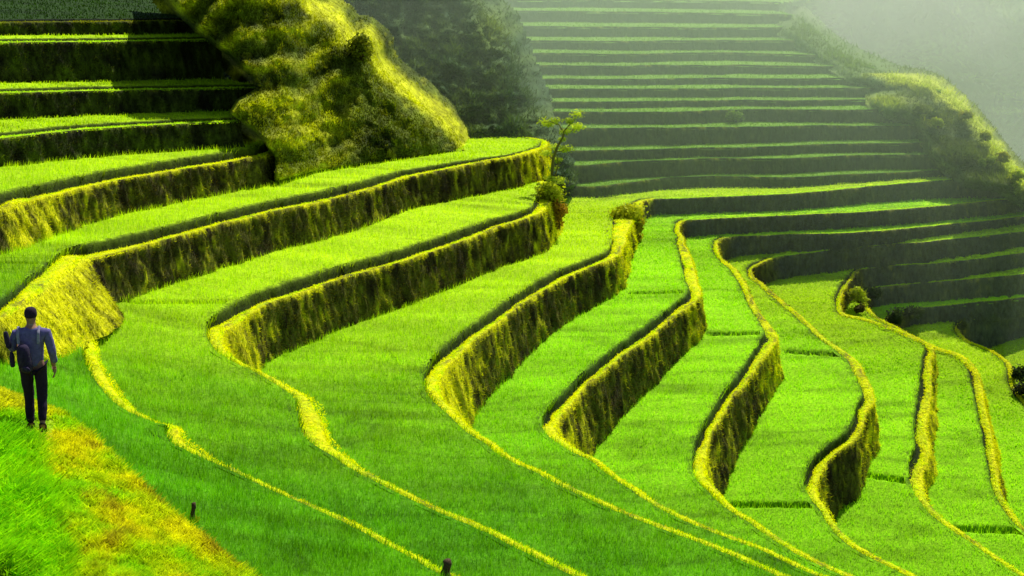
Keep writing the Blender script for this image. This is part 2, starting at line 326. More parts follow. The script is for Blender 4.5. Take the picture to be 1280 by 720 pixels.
def make_field(k):
    reg = REGION[k]; w = 1 / reg[:, 1]; X = reg[:, 0] / reg[:, 1]
    x0, x1 = max(X.min(), rect(-140, 360)[0]), min(X.max(), rect(1640, 360)[0])
    s = P[k]
    h = -np.median(zplan(k, reg[:, 0], reg[:, 1]))
    w0, w1 = w.min(), w.max(); w1 = min(w1, 1 / 17.0)
    px = 4.0 if k[0] == 'U' else (2.3 if k in ('T8', 'T9', 'T10', 'T11', 'T12', 'T13', 'F6') else 3.2)
    dX = px / F; dw = (px * .12 if k[0] == 'U' or k in ('T0', 'T1', 'T2', 'T3') else px * .36) / F / h
    gx = np.arange(x0, x1 + dX, dX * (1 if k[0] != 'U' else 1.5)); gw = np.arange(w0 - dw, w1 + dw, dw)
    GX, GW = np.meshgrid(gx, gw); y = 1 / GW; x = GX * y
    pts = np.stack([x.ravel(), y.ravel()], -1)
    ins = inside(pts, reg)
    d = seg_dist(pts, EP[k][::2] if len(EP[k]) > 20 else EP[k])
    sd = np.where(ins, d, -d)
    bwv = bw_at(k, pts)
    z = zplan(k, pts[:, 0], pts[:, 1]); hc = crop_height(k, pts[:, 1])
    prof = sstep(bwv - .01, bwv + .07, sd)
    fur = np.ones(len(pts))
    for f in FURROW.get(k, []): fur *= sstep(.03, .16, seg_dist(pts, lift(k, np.array(f, float), False)))
    z = z - .05 - (1 - prof * fur) * (hc + .05) + .018 * fbm(pts[:, 0] * 3, pts[:, 1] * 3, 1.0, 2) * prof
    ok = (ins & (sd > bwv + (.07 if k[0] in 'TB' else -.1))).reshape(GX.shape)
    pad = ok.copy(); pad[1:] |= ok[:-1]; pad[:-1] |= ok[1:]; pad[:, 1:] |= ok[:, :-1]; pad[:, :-1] |= ok[:, 1:]
    q = ok[:-1, :-1] & ok[1:, :-1] & ok[1:, 1:] & ok[:-1, 1:]
    if k in ('V', 'F6') or k[0] == 'U': q = pad[:-1, :-1] & pad[1:, :-1] & pad[1:, 1:] & pad[:-1, 1:]
    idx = np.arange(GX.size).reshape(GX.shape)
    f = np.stack([idx[:-1, :-1][q], idx[:-1, 1:][q], idx[1:, 1:][q], idx[1:, :-1][q]], -1)[:, ::-1]
    used, inv = np.unique(f, return_inverse=True); f = inv.reshape(f.shape)
    Vt = np.stack([pts[:, 0], pts[:, 1], z + ZC], -1)[used]
    c = field_color(k, pts[used, 0], pts[used, 1]) * (.07 + .65 * (sstep(bwv + .05, bwv + .12, sd) * fur)[used])[:, None]  # shade at the crop edge and in furrows darkened into the bed colour
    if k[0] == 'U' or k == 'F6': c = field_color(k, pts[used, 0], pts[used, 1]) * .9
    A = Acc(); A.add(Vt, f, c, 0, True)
    if k[0] in 'TB':          # outer side of the standing crop, its shade painted in
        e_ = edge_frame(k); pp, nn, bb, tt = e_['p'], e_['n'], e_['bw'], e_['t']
        wv = .03 * fbm(tt * 2.5, 0 * tt, 91., 3)
        rows = []; cols = []
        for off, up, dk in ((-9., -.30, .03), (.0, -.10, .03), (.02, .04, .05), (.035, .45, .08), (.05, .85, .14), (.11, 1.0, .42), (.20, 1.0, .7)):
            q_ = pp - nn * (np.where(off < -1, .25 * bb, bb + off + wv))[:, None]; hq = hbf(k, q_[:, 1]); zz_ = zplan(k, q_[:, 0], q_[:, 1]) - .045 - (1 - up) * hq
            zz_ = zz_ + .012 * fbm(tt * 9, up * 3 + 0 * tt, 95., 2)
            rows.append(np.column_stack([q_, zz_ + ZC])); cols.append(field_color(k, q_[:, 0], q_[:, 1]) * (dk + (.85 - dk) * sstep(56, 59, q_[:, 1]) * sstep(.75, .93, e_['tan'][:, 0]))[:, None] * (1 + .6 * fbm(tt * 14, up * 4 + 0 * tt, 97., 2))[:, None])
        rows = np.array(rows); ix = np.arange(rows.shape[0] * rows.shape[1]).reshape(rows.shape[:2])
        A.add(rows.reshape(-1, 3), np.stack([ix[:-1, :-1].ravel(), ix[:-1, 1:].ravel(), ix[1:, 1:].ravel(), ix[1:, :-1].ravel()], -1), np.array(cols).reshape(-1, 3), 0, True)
    # blades
    area = (x1 - x0) * F * (w1 - w0) * F * h
    n = int(min(area * DENS, 700000))
    if n > 0:
        bX = x0 + (x1 - x0) * rng.random(n); bw_ = w0 + (w1 - w0) * rng.random(n)
        p = np.stack([bX / bw_, 1 / bw_], -1); p = p[inside(p, reg)]
        zz = zplan(k, p[:, 0], p[:, 1]); qx, qy = unrect(p[:, 0] / p[:, 1], zz / p[:, 1])
        m = (qx > -90) & (qx < 1500) & (qy < 800) & (qy > -25); p = p[m]; zz = zz[m]
        d = seg_dist(p, EP[k][::2] if len(EP[k]) > 20 else EP[k]); bwv = bw_at(k, p)
        m = d > bwv + .10 * rng.random(len(p))
        for fl in FURROW.get(k, []): m &= seg_dist(p, lift(k, np.array(fl, float), False)) > .08
        p, zz, d, bwv = p[m], zz[m], d[m], bwv[m]
        hc = crop_height(k, p[:, 1]); ppm = F / p[:, 1]
        bh = np.maximum(hc * 1.05, .055); wd = 1.5 / ppm
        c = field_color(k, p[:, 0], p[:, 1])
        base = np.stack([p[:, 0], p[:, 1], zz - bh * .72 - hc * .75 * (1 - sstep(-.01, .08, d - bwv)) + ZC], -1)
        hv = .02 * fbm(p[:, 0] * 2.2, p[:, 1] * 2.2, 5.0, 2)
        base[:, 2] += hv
        edge = (1 - sstep(0.05, .11, d - bwv)) * (p[:, 1] < 58)  # blades at the crop edge darkened to stand for its shaded side
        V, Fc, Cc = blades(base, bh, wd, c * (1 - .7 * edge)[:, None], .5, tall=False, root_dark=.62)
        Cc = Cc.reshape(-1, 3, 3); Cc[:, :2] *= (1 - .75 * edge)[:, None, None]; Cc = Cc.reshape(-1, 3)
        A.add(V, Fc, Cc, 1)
    return A
def bw_at(k, pts):
    "width of the bund next to a plan position"
    r = np.full(len(pts), .145 if k[0] == 'T' or k == 'B' else .07)
    if k in ('T7', 'T8', 'T9', 'T10', 'T11', 'T12', 'T13', 'F6'): r = np.where(pts[:, 1] > 58, .11, r)
    if k in ('T1', 'T2', 'T3'): r = r + .12
    if k in WIDE:
        for (x, y, a, rad) in WIDE[k]:
            c = lift(k, np.array([(x, y), (x + rad, y)], float)); R = max(np.hypot(*(c[1] - c[0])), .3)
            # photo pixels are squeezed in depth: use an ellipse
            e = lift(k, np.array([(x, y - rad), (x, y + rad)], float)); RY = max(abs(e[1, 1] - e[0, 1]) / 2, R)
            r = r + a * np.exp(-((pts[:, 0] - c[0, 0]) / R) ** 2 - ((pts[:, 1] - c[0, 1]) / RY) ** 2)
    return r
_EF = {}
def edge_frame(k):
    if k in _EF: return _EF[k]
    e = EP[k]; s = SM[k]
    seg = np.hypot(*np.diff(e, axis=0).T); L = np.concatenate([[0], np.cumsum(seg)])
    step = .055 if k[0] != 'U' else .16
    t = np.arange(0, L[-1], step)
    p = np.stack([np.interp(t, L, e[:, 0]), np.interp(t, L, e[:, 1])], -1)
    sp = np.stack([np.interp(t, L, s[:, 0]), np.interp(t, L, s[:, 1])], -1)
    m = max(3, int(.45 / step)) | 1
    ker = np.hanning(m + 2)[1:-1]; ker /= ker.sum()
    tan = np.gradient(p, axis=0)
    tan = np.stack([np.convolve(np.pad(tan[:, i], m // 2, mode='edge'), ker, 'valid') for i in (0, 1)], -1)[:len(p)]
    tan /= np.linalg.norm(tan, axis=1)[:, None]
    nrm = np.stack([tan[:, 1], -tan[:, 0]], -1)
    # wobble of the hand-cut edge
    wob = .05 * fbm(t * 1.1, 0 * t + 3, 0, 3) * (1 if k[0] != 'U' else 1.6)
    p = p + nrm * wob[:, None]
    _EF[k] = dict(p=p, n=nrm, tan=tan, t=t, sp=sp, step=step, bw=bw_at(k, p))
    return _EF[k]
def make_bank(k):
    e_ = edge_frame(k); p, nrm, tan, t, sp, step, bw = (e_[i] for i in ('p', 'n', 'tan', 't', 'sp', 'step', 'bw'))
    lean = .14 + bumps(LEAN, k, sp); dry = bumps(DRY_LIT, k, sp)  # dry: yellow share, with sunlit brightness put into the colour
    low = LOWER[k]
    zk = zplan(k, p[:, 0], p[:, 1]) - hbf(k, p[:, 1])
    foot = p + nrm * .2
    zl = zplan(low, foot[:, 0], foot[:, 1]) - hbf(low, foot[:, 1]) - .06
    if k == 'T5':
        zb = zplan('B', foot[:, 0], foot[:, 1]) - .2
        zl = np.where(sp[:, 0] < 112, zb, zl)
    H = np.maximum(zk - zl, .05)
    nr = 13 if k[0] != 'U' else 6
    rows = [(-1.0, None, -.14), (-.85, None, -.06), (-.45, None, -.012), (-.1, None, -.015)]
    V = []; C = []; T = []
    sunny = np.clip(nrm @ np.array([.93, .36]), 0, 1) ** 1.5  # sun-facing stretches are coloured yellower, standing in for sunlight
    u = t
    away = sstep(-.25, .15, nrm[:, 1]) * (k not in US)
    bw = bw * (1 + .6 * away) * (1 + (.55 if k[0] != 'U' else 1.0) * fbm(t * .8, 0 * t, 61., 3))
    for a, _, dz in rows:
        q = p + nrm * (a * bw)[:, None]; z = zk + dz + .17 * away * (p[:, 1] < 50) + .018 * fbm(u * 5, a * 3 + 0 * u, 2., 2)
        V.append(np.column_stack([q, z + ZC]))
        cc = mixc(YELLOW, np.array([.40, .70, .008]), np.clip(.32 + .6 * fbm(u * 2.1, a * 2 + 0 * u, 5., 3) + .35 * (a < -.7), 0, 1))
        cc = mixc(cc, EARTH * 2.2, .75 * sstep(.18, .42, fbm(u * 1.3, a + 0 * u, 57., 3)) * (k[0] != 'U') * (a > -.7))
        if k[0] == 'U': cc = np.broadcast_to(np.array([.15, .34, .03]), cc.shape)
        elif k in ('T1', 'T2', 'T3'): cc = mixc(cc, np.array([.46, .86, .01]), .75)
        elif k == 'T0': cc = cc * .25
        else: cc = mixc(cc, np.array([.60, .98, .012]), sstep(56, 59, p[:, 1]) * sstep(.75, .93, tan[:, 0]))
        C.append(cc); T.append(0 * u)
    streak = fbm(u * 3.2, 0 * u, 11., 3)
    for i in range(nr):
        f = i / (nr - 1)
        out = .035 + lean * H * f + .05 * fbm(u * 6.5, f * H * 1.3, 81., 3) * min(1, f * 5 + .3) + (.07 * fbm(u * 2.4, f * H * 2.0, 6., 3) + .05 * fbm(u * 7, f * H * 5, 16., 2)) * min(1, f * 4 + .2)
        out = out - .06 * np.clip(streak, 0, 1) * f
        q = p + nrm * out[:, None]; z = zk - .03 - f * H
        V.append(np.column_stack([q, z + ZC]))
        n1 = fbm(u * 3.0, f * H * 1.6, 31., 3)
        n4 = fbm(u * 7.5, f * H * 3.2, 71., 3)
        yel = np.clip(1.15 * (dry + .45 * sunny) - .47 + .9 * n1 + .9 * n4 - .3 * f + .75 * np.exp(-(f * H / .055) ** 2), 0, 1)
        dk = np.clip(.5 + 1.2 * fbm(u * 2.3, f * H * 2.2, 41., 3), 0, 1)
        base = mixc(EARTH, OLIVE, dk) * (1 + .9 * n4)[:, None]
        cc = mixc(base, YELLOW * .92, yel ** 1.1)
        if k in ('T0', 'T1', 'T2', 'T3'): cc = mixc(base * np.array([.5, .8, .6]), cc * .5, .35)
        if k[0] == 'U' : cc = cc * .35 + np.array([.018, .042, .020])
        else:
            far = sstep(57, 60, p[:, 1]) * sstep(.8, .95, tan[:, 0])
            cc = mixc(cc, cc * .35 + np.array([.075, .095, .07]), far)  # far walls paled to grey green, haze put into their colour
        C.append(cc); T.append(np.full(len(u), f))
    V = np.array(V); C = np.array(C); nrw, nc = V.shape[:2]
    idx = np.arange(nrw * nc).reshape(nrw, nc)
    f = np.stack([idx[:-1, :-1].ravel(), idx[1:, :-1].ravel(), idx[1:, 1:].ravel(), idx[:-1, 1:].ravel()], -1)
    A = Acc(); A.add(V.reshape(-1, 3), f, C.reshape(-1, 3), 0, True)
    # grass on the bund and tufts on the face, only where the photograph could see them
    qx, qy = unrect(p[:, 0] / p[:, 1], zk / p[:, 1]); vis = (qx > -80) & (qx < 1480) & (qy < 800)
    ppm = F / p[:, 1]
    wgt = np.where(vis, ppm, 0) ; tot = wgt.sum() * step
    if tot > 0:
        pr = wgt / wgt.sum()
        nb = int(tot * (7.5 if k[0] != 'U' else 2.5))
        i = rng.choice(len(p), nb, p=pr); a = rng.random(nb); i = i[rng.random(nb) > .8 * sstep(.16, .4, fbm(u[i] * 1.3, a, 57., 3))] if k[0] != 'U' else i; nb = len(i); a = rng.random(nb)
        q = p[i] + nrm[i] * ((-.95 + 1.15 * a) * bw[i])[:, None] + tan[i] * ((rng.random(nb) - .5) * step * 2)[:, None]
        z = zk[i] - .06 + .17 * away[i] * (p[i, 1] < 50) + .04 * np.sin(np.clip(a, 0, 1) * np.pi) + ZC
        cb = mixc(YELLOW, LIME * .95, np.clip(.32 + .9 * fbm(u[i] * 1.7, a, 8., 2) + .3 * rng.standard_normal(nb), 0, 1))
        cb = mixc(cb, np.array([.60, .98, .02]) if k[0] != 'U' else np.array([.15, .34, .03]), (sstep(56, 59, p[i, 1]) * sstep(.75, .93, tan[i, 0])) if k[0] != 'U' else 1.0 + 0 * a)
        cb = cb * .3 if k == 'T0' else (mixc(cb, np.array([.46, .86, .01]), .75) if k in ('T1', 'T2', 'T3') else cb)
        Vv, Fc, Cc = blades(np.column_stack([q, z]), .03 + .04 * rng.random(nb), 1.8 / ppm[i], cb * 1.15, 1.8, root_dark=.95); A.add(Vv, Fc, Cc, 1)
        nf = int(tot * (9 if k[0] != 'U' else 1.5) * np.clip(H.mean(), .3, 1.4))
        i = rng.choice(len(p), nf, p=pr); fr = rng.random(nf)
        r0 = 4 + fr * (nr - 1); j = np.minimum(r0.astype(int), nrw - 2); g = (r0 - j)[:, None]
        b0 = V[j, i] * (1 - g) + V[j + 1, i] * g; c0 = C[j, i]
        dirv = np.column_stack([nrm[i] * .9, -.35 + .9 * rng.random(nf)])
        Vv, Fc, Cc = blades(b0, np.minimum(.035 + .085 * rng.random(nf) ** 2, H[i] * .3), 2.2 / ppm[i], c0 * 1.15, .5, dirv=dirv, root_dark=.6); A.add(Vv, Fc, Cc, 1)
    return A
# ------------------------------------------------------------------ build the terraces
FIELD_LABEL = {
 'T0': 'shaded dark green rice paddy at the very top left, above every other left paddy',
 'T1': 'thin lit strip of rice paddy second from the top on the left hillside',
 'T2': 'thin lit strip of rice paddy above a dark wall, third from the top left',
 'T3': 'narrow bright rice paddy, fourth from the top left, ending at the grassy hill',
 'T4': 'bright lime rice paddy on the left with a yellowish curved wall below its left end',
 'T5': 'long lime rice paddy running from the left edge to the foot of the grassy hill',
 'B': 'green rice paddy directly right of the walking person, beside the dry grass path',
 'T6': 'broad rice paddy curving from beside the yellow bank down to the bottom middle',
 'T7': 'rice paddy inside the second bay, passing below the long dark mossy wall',
 'T8': 'rice paddy inside the middle bay, third of the big curved paddies from the left',
 'T9': 'rice paddy with a cross furrow, between the middle bay and the tall yellow edged wall',
 'T10': 'rice paddy right of the tall lit wall, ending above in a tongue beside a dark bay',
 'T11': 'rice paddy between the short dark bay wall and the yellow edge with brown patches',
 'T12': 'narrow rice paddy between the two yellow grassy edges at the right',
 'F6': 'faint narrow strip of paddy in the shade above the tongue at the right edge',
 'T13': 'rightmost near rice paddy with a flat tongue below the dark shrubs',
 'V': 'lowest rice paddy in the right corner, lit yellow green behind the dark shrub'}
WALL_LABEL = {
 'T0': 'topmost dark terrace wall at the upper left corner',
 'T1': 'tall dark shaded terrace wall, second from the top left',
 'T2': 'dark terrace wall below the thin strip paddy, third from the top left',
 'T3': 'low dark terrace wall fourth from the top left, reaching the grassy hill',
 'T4': 'terrace wall with yellow left end and mossy blocks, fifth from the top left',
 'T5': 'long mossy terrace wall with the bright yellow bank behind the person at its left end',
 'B': 'yellow grassy edge running from the yellow bank to the bottom, nearest the path',
 'T6': 'long dark terrace wall ending in a yellow mottled bay left of centre',
 'T7': 'terrace wall sweeping into the big yellow bay in the middle of the view',
 'T8': 'tall brown terrace wall with yellow rim, right of the big yellow bay',
 'T9': 'steep mossy terrace wall with a bright orange yellow right end',
 'T10': 'short very dark terrace wall in a small bay, lower right',
 'T11': 'upright yellow grassy edge with brown bare patches at the right',
 'T12': 'thin yellow grassy edge with few brown spots, second from the right',
 'F6': 'faint shaded terrace wall above the flat tongue at the right edge',
 'T13': 'rightmost low terrace wall beside the dark shrub'}
ordn = ['topmost', 'second', 'third', 'fourth', 'fifth', 'sixth', 'seventh', 'eighth', 'ninth', 'tenth', 'eleventh', 'twelfth', 'thirteenth', 'fourteenth']
for i, k in enumerate(US):
    FIELD_LABEL[k] = 'hazy thin paddy strip on the far slope, %s from the top' % ordn[i] if i else 'topmost hazy thin paddy strip on the far slope'
    WALL_LABEL[k] = 'hazy grey green terrace wall on the far slope, %s from the top' % ordn[i] if i else 'topmost hazy grey green terrace wall on the far slope'
FIELD_LABEL['U1'] = 'hazy paddy strip lowest on the far slope, widening beside the small tree'
WALL_LABEL['U1'] = 'lowest hazy terrace wall of the far slope, just right of the small tree'
for k in REGION:
    far = k[0] == 'U'
    o = make_field(k).build('rice_field', (M_BED, M_RICE))
    tag(o, FIELD_LABEL[k], 'rice field', 'rice paddies on the far slope' if far else 'rice paddies on the near terraces', 'stuff')
    if k == 'V': continue
    o = make_bank(k).build('terrace_bank', (M_BANK, M_GRASS))
    tag(o, WALL_LABEL[k], 'terrace wall', 'terrace walls on the far slope' if far else 'terrace walls of the near paddies')
# ------------------------------------------------------------------ ground under everything
gv = [(-600, -300, -7), (700, -300, -7), (700, 900, -7), (-600, 900, -7)]
g = mesh_object('ground', gv, [np.array([[0, 1, 2, 3]])], np.tile([.06, .09, .03], (4, 1)), (M_SOIL,)); g['kind'] = 'structure'
# ------------------------------------------------------------------ hillsides
def D_of(k, px, py):
    X, Y = rect(px, py); return 1 / (basis(X, Y) @ P[k])
def P3(px, py, D):
    X, Y = rect(px, py); return np.stack([X * D, D + 0 * X, Y * D + ZC], -1)
def pdist(pts, poly):
    poly = np.asarray(poly, float)
    return seg_dist(pts, np.vstack([poly, poly[:1]]))
def patch(name, poly, depth, step, grow, mat, color, mats_extra=(), tufts=None, back=4.0, roundw=30.0, relief=None, rim=None, ext=6.0):
    "a hillside seen through the outline poly (photo px); depth(px,py) gives its distance; its rim rolls away behind"
    poly = np.asarray(poly, float)
    x0, y0 = poly.min(0) - grow; x1, y1 = poly.max(0) + grow
    gx = np.arange(x0, x1, step); gy = np.arange(y0, y1, step * .8); GX, GY = np.meshgrid(gx, gy)
    pts = np.stack([GX.ravel(), GY.ravel()], -1); ins = inside(pts, poly); d = pdist(pts, poly); sd = np.where(ins, d, -d)
    D = depth(pts[:, 0], pts[:, 1])
    sr = sd if rim is None else np.where(ins, 1, -1) * seg_dist(pts, np.asarray(rim, float))
    e = np.clip(1 - sr / roundw, 0, 2.5)
    if rim is not None:
        atrim = seg_dist(pts, np.asarray(rim, float)) < d + 2
        D = D + np.where(ins | atrim, 0, ext * sstep(0, 14, d)); e = np.where(ins | atrim, e, 0)
    D = D + back * np.where(e < 1, 1 - np.sqrt(np.clip(1 - .92 * e * e, 0, 1)), .72 + 1.6 * (e - 1))
    if relief is not None: D = D + relief(pts[:, 0], pts[:, 1], D)
    V = P3(pts[:, 0], pts[:, 1], D)
    ok = (sd > -grow).reshape(GX.shape)
    q = ok[:-1, :-1] & ok[1:, :-1] & ok[1:, 1:] & ok[:-1, 1:]
    idx = np.arange(GX.size).reshape(GX.shape)
    f = np.stack([idx[:-1, :-1][q], idx[1:, :-1][q], idx[1:, 1:][q], idx[:-1, 1:][q]], -1)
    used, inv = np.unique(f, return_inverse=True); f = inv.reshape(f.shape)
    C = color(pts[:, 0], pts[:, 1], V)
    A = Acc(); A.add(V[used], f, C[used], 0, True)
    if tufts is not None:
        n, h, wpx, lean, up, vis = tufts
        fi = rng.integers(0, len(f), n); a, b = rng.random((2, n, 1)); q4 = V[used][f[fi]]
        base = (q4[:, 0] * (1 - a) + q4[:, 1] * a) * (1 - b) + (q4[:, 3] * (1 - a) + q4[:, 2] * a) * b
        cc = C[used][f[fi, 0]]
        m = inside(np.stack(unrect(base[:, 0] / base[:, 1], (base[:, 2] - ZC) / base[:, 1]), -1), poly + 0) | (rng.random(n) < .25)
        base = base[m]; cc = cc[m]; n = len(base)
        cl = fbm(base[:, 0] * 1.3, base[:, 1] * 1.3, base[:, 2] * 1.3, 3)
        hh = h * (.5 + 1.2 * np.clip(cl + .4, 0, 1.2))
        Vv, Fc, Cc = blades(base - [0, 0, h * .2], hh, wpx * base[:, 1] / F, cc * (1.0 + .9 * cl)[:, None], lean, dirv=np.tile(up, (n, 1)).astype(float), root_dark=.45)
        A.add(Vv, Fc, Cc, 1)
    return A.build(name, (mat,) + mats_extra)
def slope(base, t):
    "surface rising backwards at tangent t from the base line [(px, py, D)]"
    b = np.array(base, float)
    def fn(px, py):
        yb = np.interp(px, b[:, 0], b[:, 1]); Db = np.interp(px, b[:, 0], b[:, 2])
        Yb = rect(px, yb)[1]; Y = rect(px, py)[1]
        return Db * (t - Yb) / (t - np.minimum(Y, t * .7))
    return fn
# --- grassy hill above the long paddy
HILL = [(196, -30), (236, 20), (262, 44), (292, 66), (318, 92), (326, 112), (300, 128), (292, 142), (330, 170), (346, 196), (346, 224), (385, 214), (445, 206), (520, 195), (586, 186), (576, 166), (556, 145), (535, 132), (515, 116), (495, 102), (478, 86), (470, 72), (468, 54), (456, 44), (444, 50), (436, 44), (424, 26), (404, 16), (385, 6), (372, -30)]
h5 = lambda x, y: float(D_of('T5', x, y))
hill_depth = slope([(180, 236, h5(300, 234)), (300, 228, h5(300, 234)), (346, 224, h5(346, 224)), (445, 206, h5(445, 206)), (520, 195, h5(520, 195)), (586, 186, h5(586, 186)), (640, 180, h5(620, 184))], 1.5)
_hd = hill_depth
hill_depth = lambda px, py: _hd(px, py) - 1.3 * (1 - sstep(345, 405, px))
hd0 = float(hill_depth(np.array([346.]), np.array([224.]))[0])
def hill_relief(px, py, D):
    fine = .08 * fbm(px / 6., py / 9., 43., 3)
    X = px / 46.0; Z = py / 46.0
    r = .85 * fbm(X * .8, Z * .8, 3.3, 3) + .22 * fbm(X * 4, Z * 4, 8.1, 3) + fine
    # eroded steps: ledges lit on top, shaded below
    st = (py + 26 * fbm(px / 60., py / 200., 4., 2) + .35 * px) / 46.0
    ph = st - np.floor(st)
    r = r + .55 * (1 - sstep(0, .35, ph)) * (1 - sstep(400, 470, px)) * 1.0 + .55 * ph * (1 - sstep(400, 470, px))
    f = sstep(0, 16, np.interp(px, [300, 346, 445, 520, 586], [234, 224, 206, 195, 186]) - py)
    return r * f
def hill_color(px, py, V):
    n = fbm(px / 14., py / 14., 2., 4); n2 = fbm(px / 60., py / 45., 7., 3)
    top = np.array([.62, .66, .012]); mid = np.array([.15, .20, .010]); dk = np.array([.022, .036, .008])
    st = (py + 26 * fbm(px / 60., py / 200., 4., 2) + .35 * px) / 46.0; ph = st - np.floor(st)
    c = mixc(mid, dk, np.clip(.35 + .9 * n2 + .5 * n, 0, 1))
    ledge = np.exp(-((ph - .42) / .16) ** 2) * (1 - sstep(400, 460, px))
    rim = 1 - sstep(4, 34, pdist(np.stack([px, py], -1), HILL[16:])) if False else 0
    sil = seg_dist(np.stack([px, py], -1), np.array(HILL[14:], float)); rim = 1 - sstep(2, 17, sil + 9 * n)  # yellow skyline rim: backlight put into the turf colour
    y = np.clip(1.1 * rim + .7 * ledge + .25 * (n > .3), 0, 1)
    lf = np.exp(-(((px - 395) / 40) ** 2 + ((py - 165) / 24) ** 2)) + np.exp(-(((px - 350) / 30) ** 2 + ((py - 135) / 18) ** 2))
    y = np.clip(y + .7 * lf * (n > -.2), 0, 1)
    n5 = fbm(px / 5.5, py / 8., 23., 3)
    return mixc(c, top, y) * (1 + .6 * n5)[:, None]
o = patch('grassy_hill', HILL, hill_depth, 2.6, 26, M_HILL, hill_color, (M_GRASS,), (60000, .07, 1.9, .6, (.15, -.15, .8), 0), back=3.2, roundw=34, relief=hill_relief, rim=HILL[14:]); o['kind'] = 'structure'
# --- dark wooded spur behind it
SPUR = [(130, -40), (130, 240), (600, 240), (700, 236), (722, 226), (716, 198), (698, 168), (668, 128), (656, 98), (642, 62), (628, 26), (600, 4), (585, -40)]
u1 = float(D_of('U1', 705, 234))
spur_depth = slope([(280, 240, u1 - 3.6), (600, 236, u1 - 2.6), (730, 232, u1 - 1.6)], .75)
def spur_relief(px, py, D): return -.45 * (1 - 2.2 * np.abs(vnoise(px / 17., py / 14., 31.))) - .4 * (1 - 2 * np.abs(vnoise(px / 8., py / 7., 37.))) + .7 * fbm(px / 55., py / 45., 12., 3) + .35 * fbm(px / 16., py / 14., 22., 2)
def spur_color(px, py, V):
    n = fbm(px / 22., py / 18., 5., 4)
    c = mixc(np.array([.035, .085, .028]), np.array([.10, .17, .03]), np.clip(.45 + 1.1 * n, 0, 1))
    hi = np.exp(-(((px - 612) / 22) ** 2 + ((py - 35) / 26) ** 2))
    return mixc(c, np.array([.26, .36, .04]), .6 * hi)
o = patch('wooded_hillside', SPUR, spur_depth, 4.0, 24, M_HILL, spur_color, (M_LEAF,), (110000, .22, 3.0, 1.1, (0, -.3, .6), 0), back=3.5, roundw=36, relief=spur_relief, rim=SPUR[4:]); o['kind'] = 'structure'
# --- grassy ridge at the right
ys = []; ds = []
for k in US + ['T7']:
    ys.append(float(np.interp(1130, np.array(E[k])[:, 0] if k[0] == 'U' else [0, 1], np.array(E[k])[:, 1] if k[0] == 'U' else [0, 231]))); ds.append(float(D_of(k, 1130, ys[-1])))
ys = np.array(ys); ds = np.array(ds)
def udepth(px, py): return np.interp(py, ys, ds)
RIDGE = [(1000, 22), (1042, 60), (1080, 80), (1120, 96), (1164, 104), (1186, 120), (1206, 138), (1224, 158), (1242, 182), (1262, 206), (1286, 234), (1294, 246), (1284, 248), (1250, 226), (1212, 220), (1188, 206), (1170, 188), (1160, 165), (1146, 146), (1112, 134), (1096, 124), (1128, 116), (1140, 112), (1104, 104), (1064, 88), (1024, 64), (985, 36)]
def ridge_color(px, py, V):
    n = fbm(px / 9., py / 9., 5., 4)
    sil = seg_dist(np.stack([px, py], -1), np.array(RIDGE[:11], float))
    y = np.clip((1 - sstep(4, 16, sil + 9 * n)) * (py > 92) + .8 * np.exp(-(((px - 1105) / 26) ** 2 + ((py - 126) / 7) ** 2)) + .7 * np.exp(-(((px - 1160) / 12) ** 2 + ((py - 146) / 12) ** 2)) * (n > -.1), 0, 1)  # sunlit crest painted in as pale yellow
    return mixc(mixc(mixc([.05, .09, .02], [.14, .2, .03], np.clip(.5 + n, 0, 1)), [.13, .22, .05], 1 - sstep(1090, 1150, px)), [.5, .62, .03], y)  # upper left end toned like haze in its colour
o = patch('grassy_ridge', RIDGE, lambda px, py: udepth(px, py) - .55, 2.4, 16, M_HILL, ridge_color, (M_GRASS,), (26000, .22, 2.2, .9, (.1, -.2, .7), 0), back=1.6, roundw=9, rim=RIDGE[:12], ext=1.0, relief=lambda px, py, D: .3 * fbm(px / 18., py / 18., 32., 3)); o['kind'] = 'structure'
# --- misty hillside behind the valley, with a few old paddies on it
BACK = [(-400, -420), (1800, -420), (1800, 420), (-400, 420)]
def back_relief(px, py, D): return 9.0 * fbm(px / 160., py / 120., 2., 4) + 1.0 * fbm(px / 30., py / 24., 12., 3)
def back_color(px, py, V):
    n = fbm(px / 40., py / 30., 15., 4)
    c = mixc([.03, .10, .03], [.30, .52, .12], np.clip(.5 + 1.2 * n, 0, 1))
    st = (V[:, 2] / .95); ph = st - np.floor(st); m = np.exp(-((ph - .5) / .1) ** 2) * sstep(1180, 1230, px) * (py > 90) * (py < 150)
    return mixc(c, [.6, .9, .15], .8 * m)
o = patch('misty_mountain', BACK, lambda px, py: np.where(True, 101.0 * (0.9 - rect(px, 300 + 0 * py)[1]) / (0.9 - np.minimum(rect(px, py)[1], .5)), 0), 9.0, 10, M_HILL, back_color, (M_LEAF,), (60000, .8, 6, 1.1, (0, -.3, .6), 0), back=0.0, roundw=10, relief=back_relief); o['kind'] = 'structure'
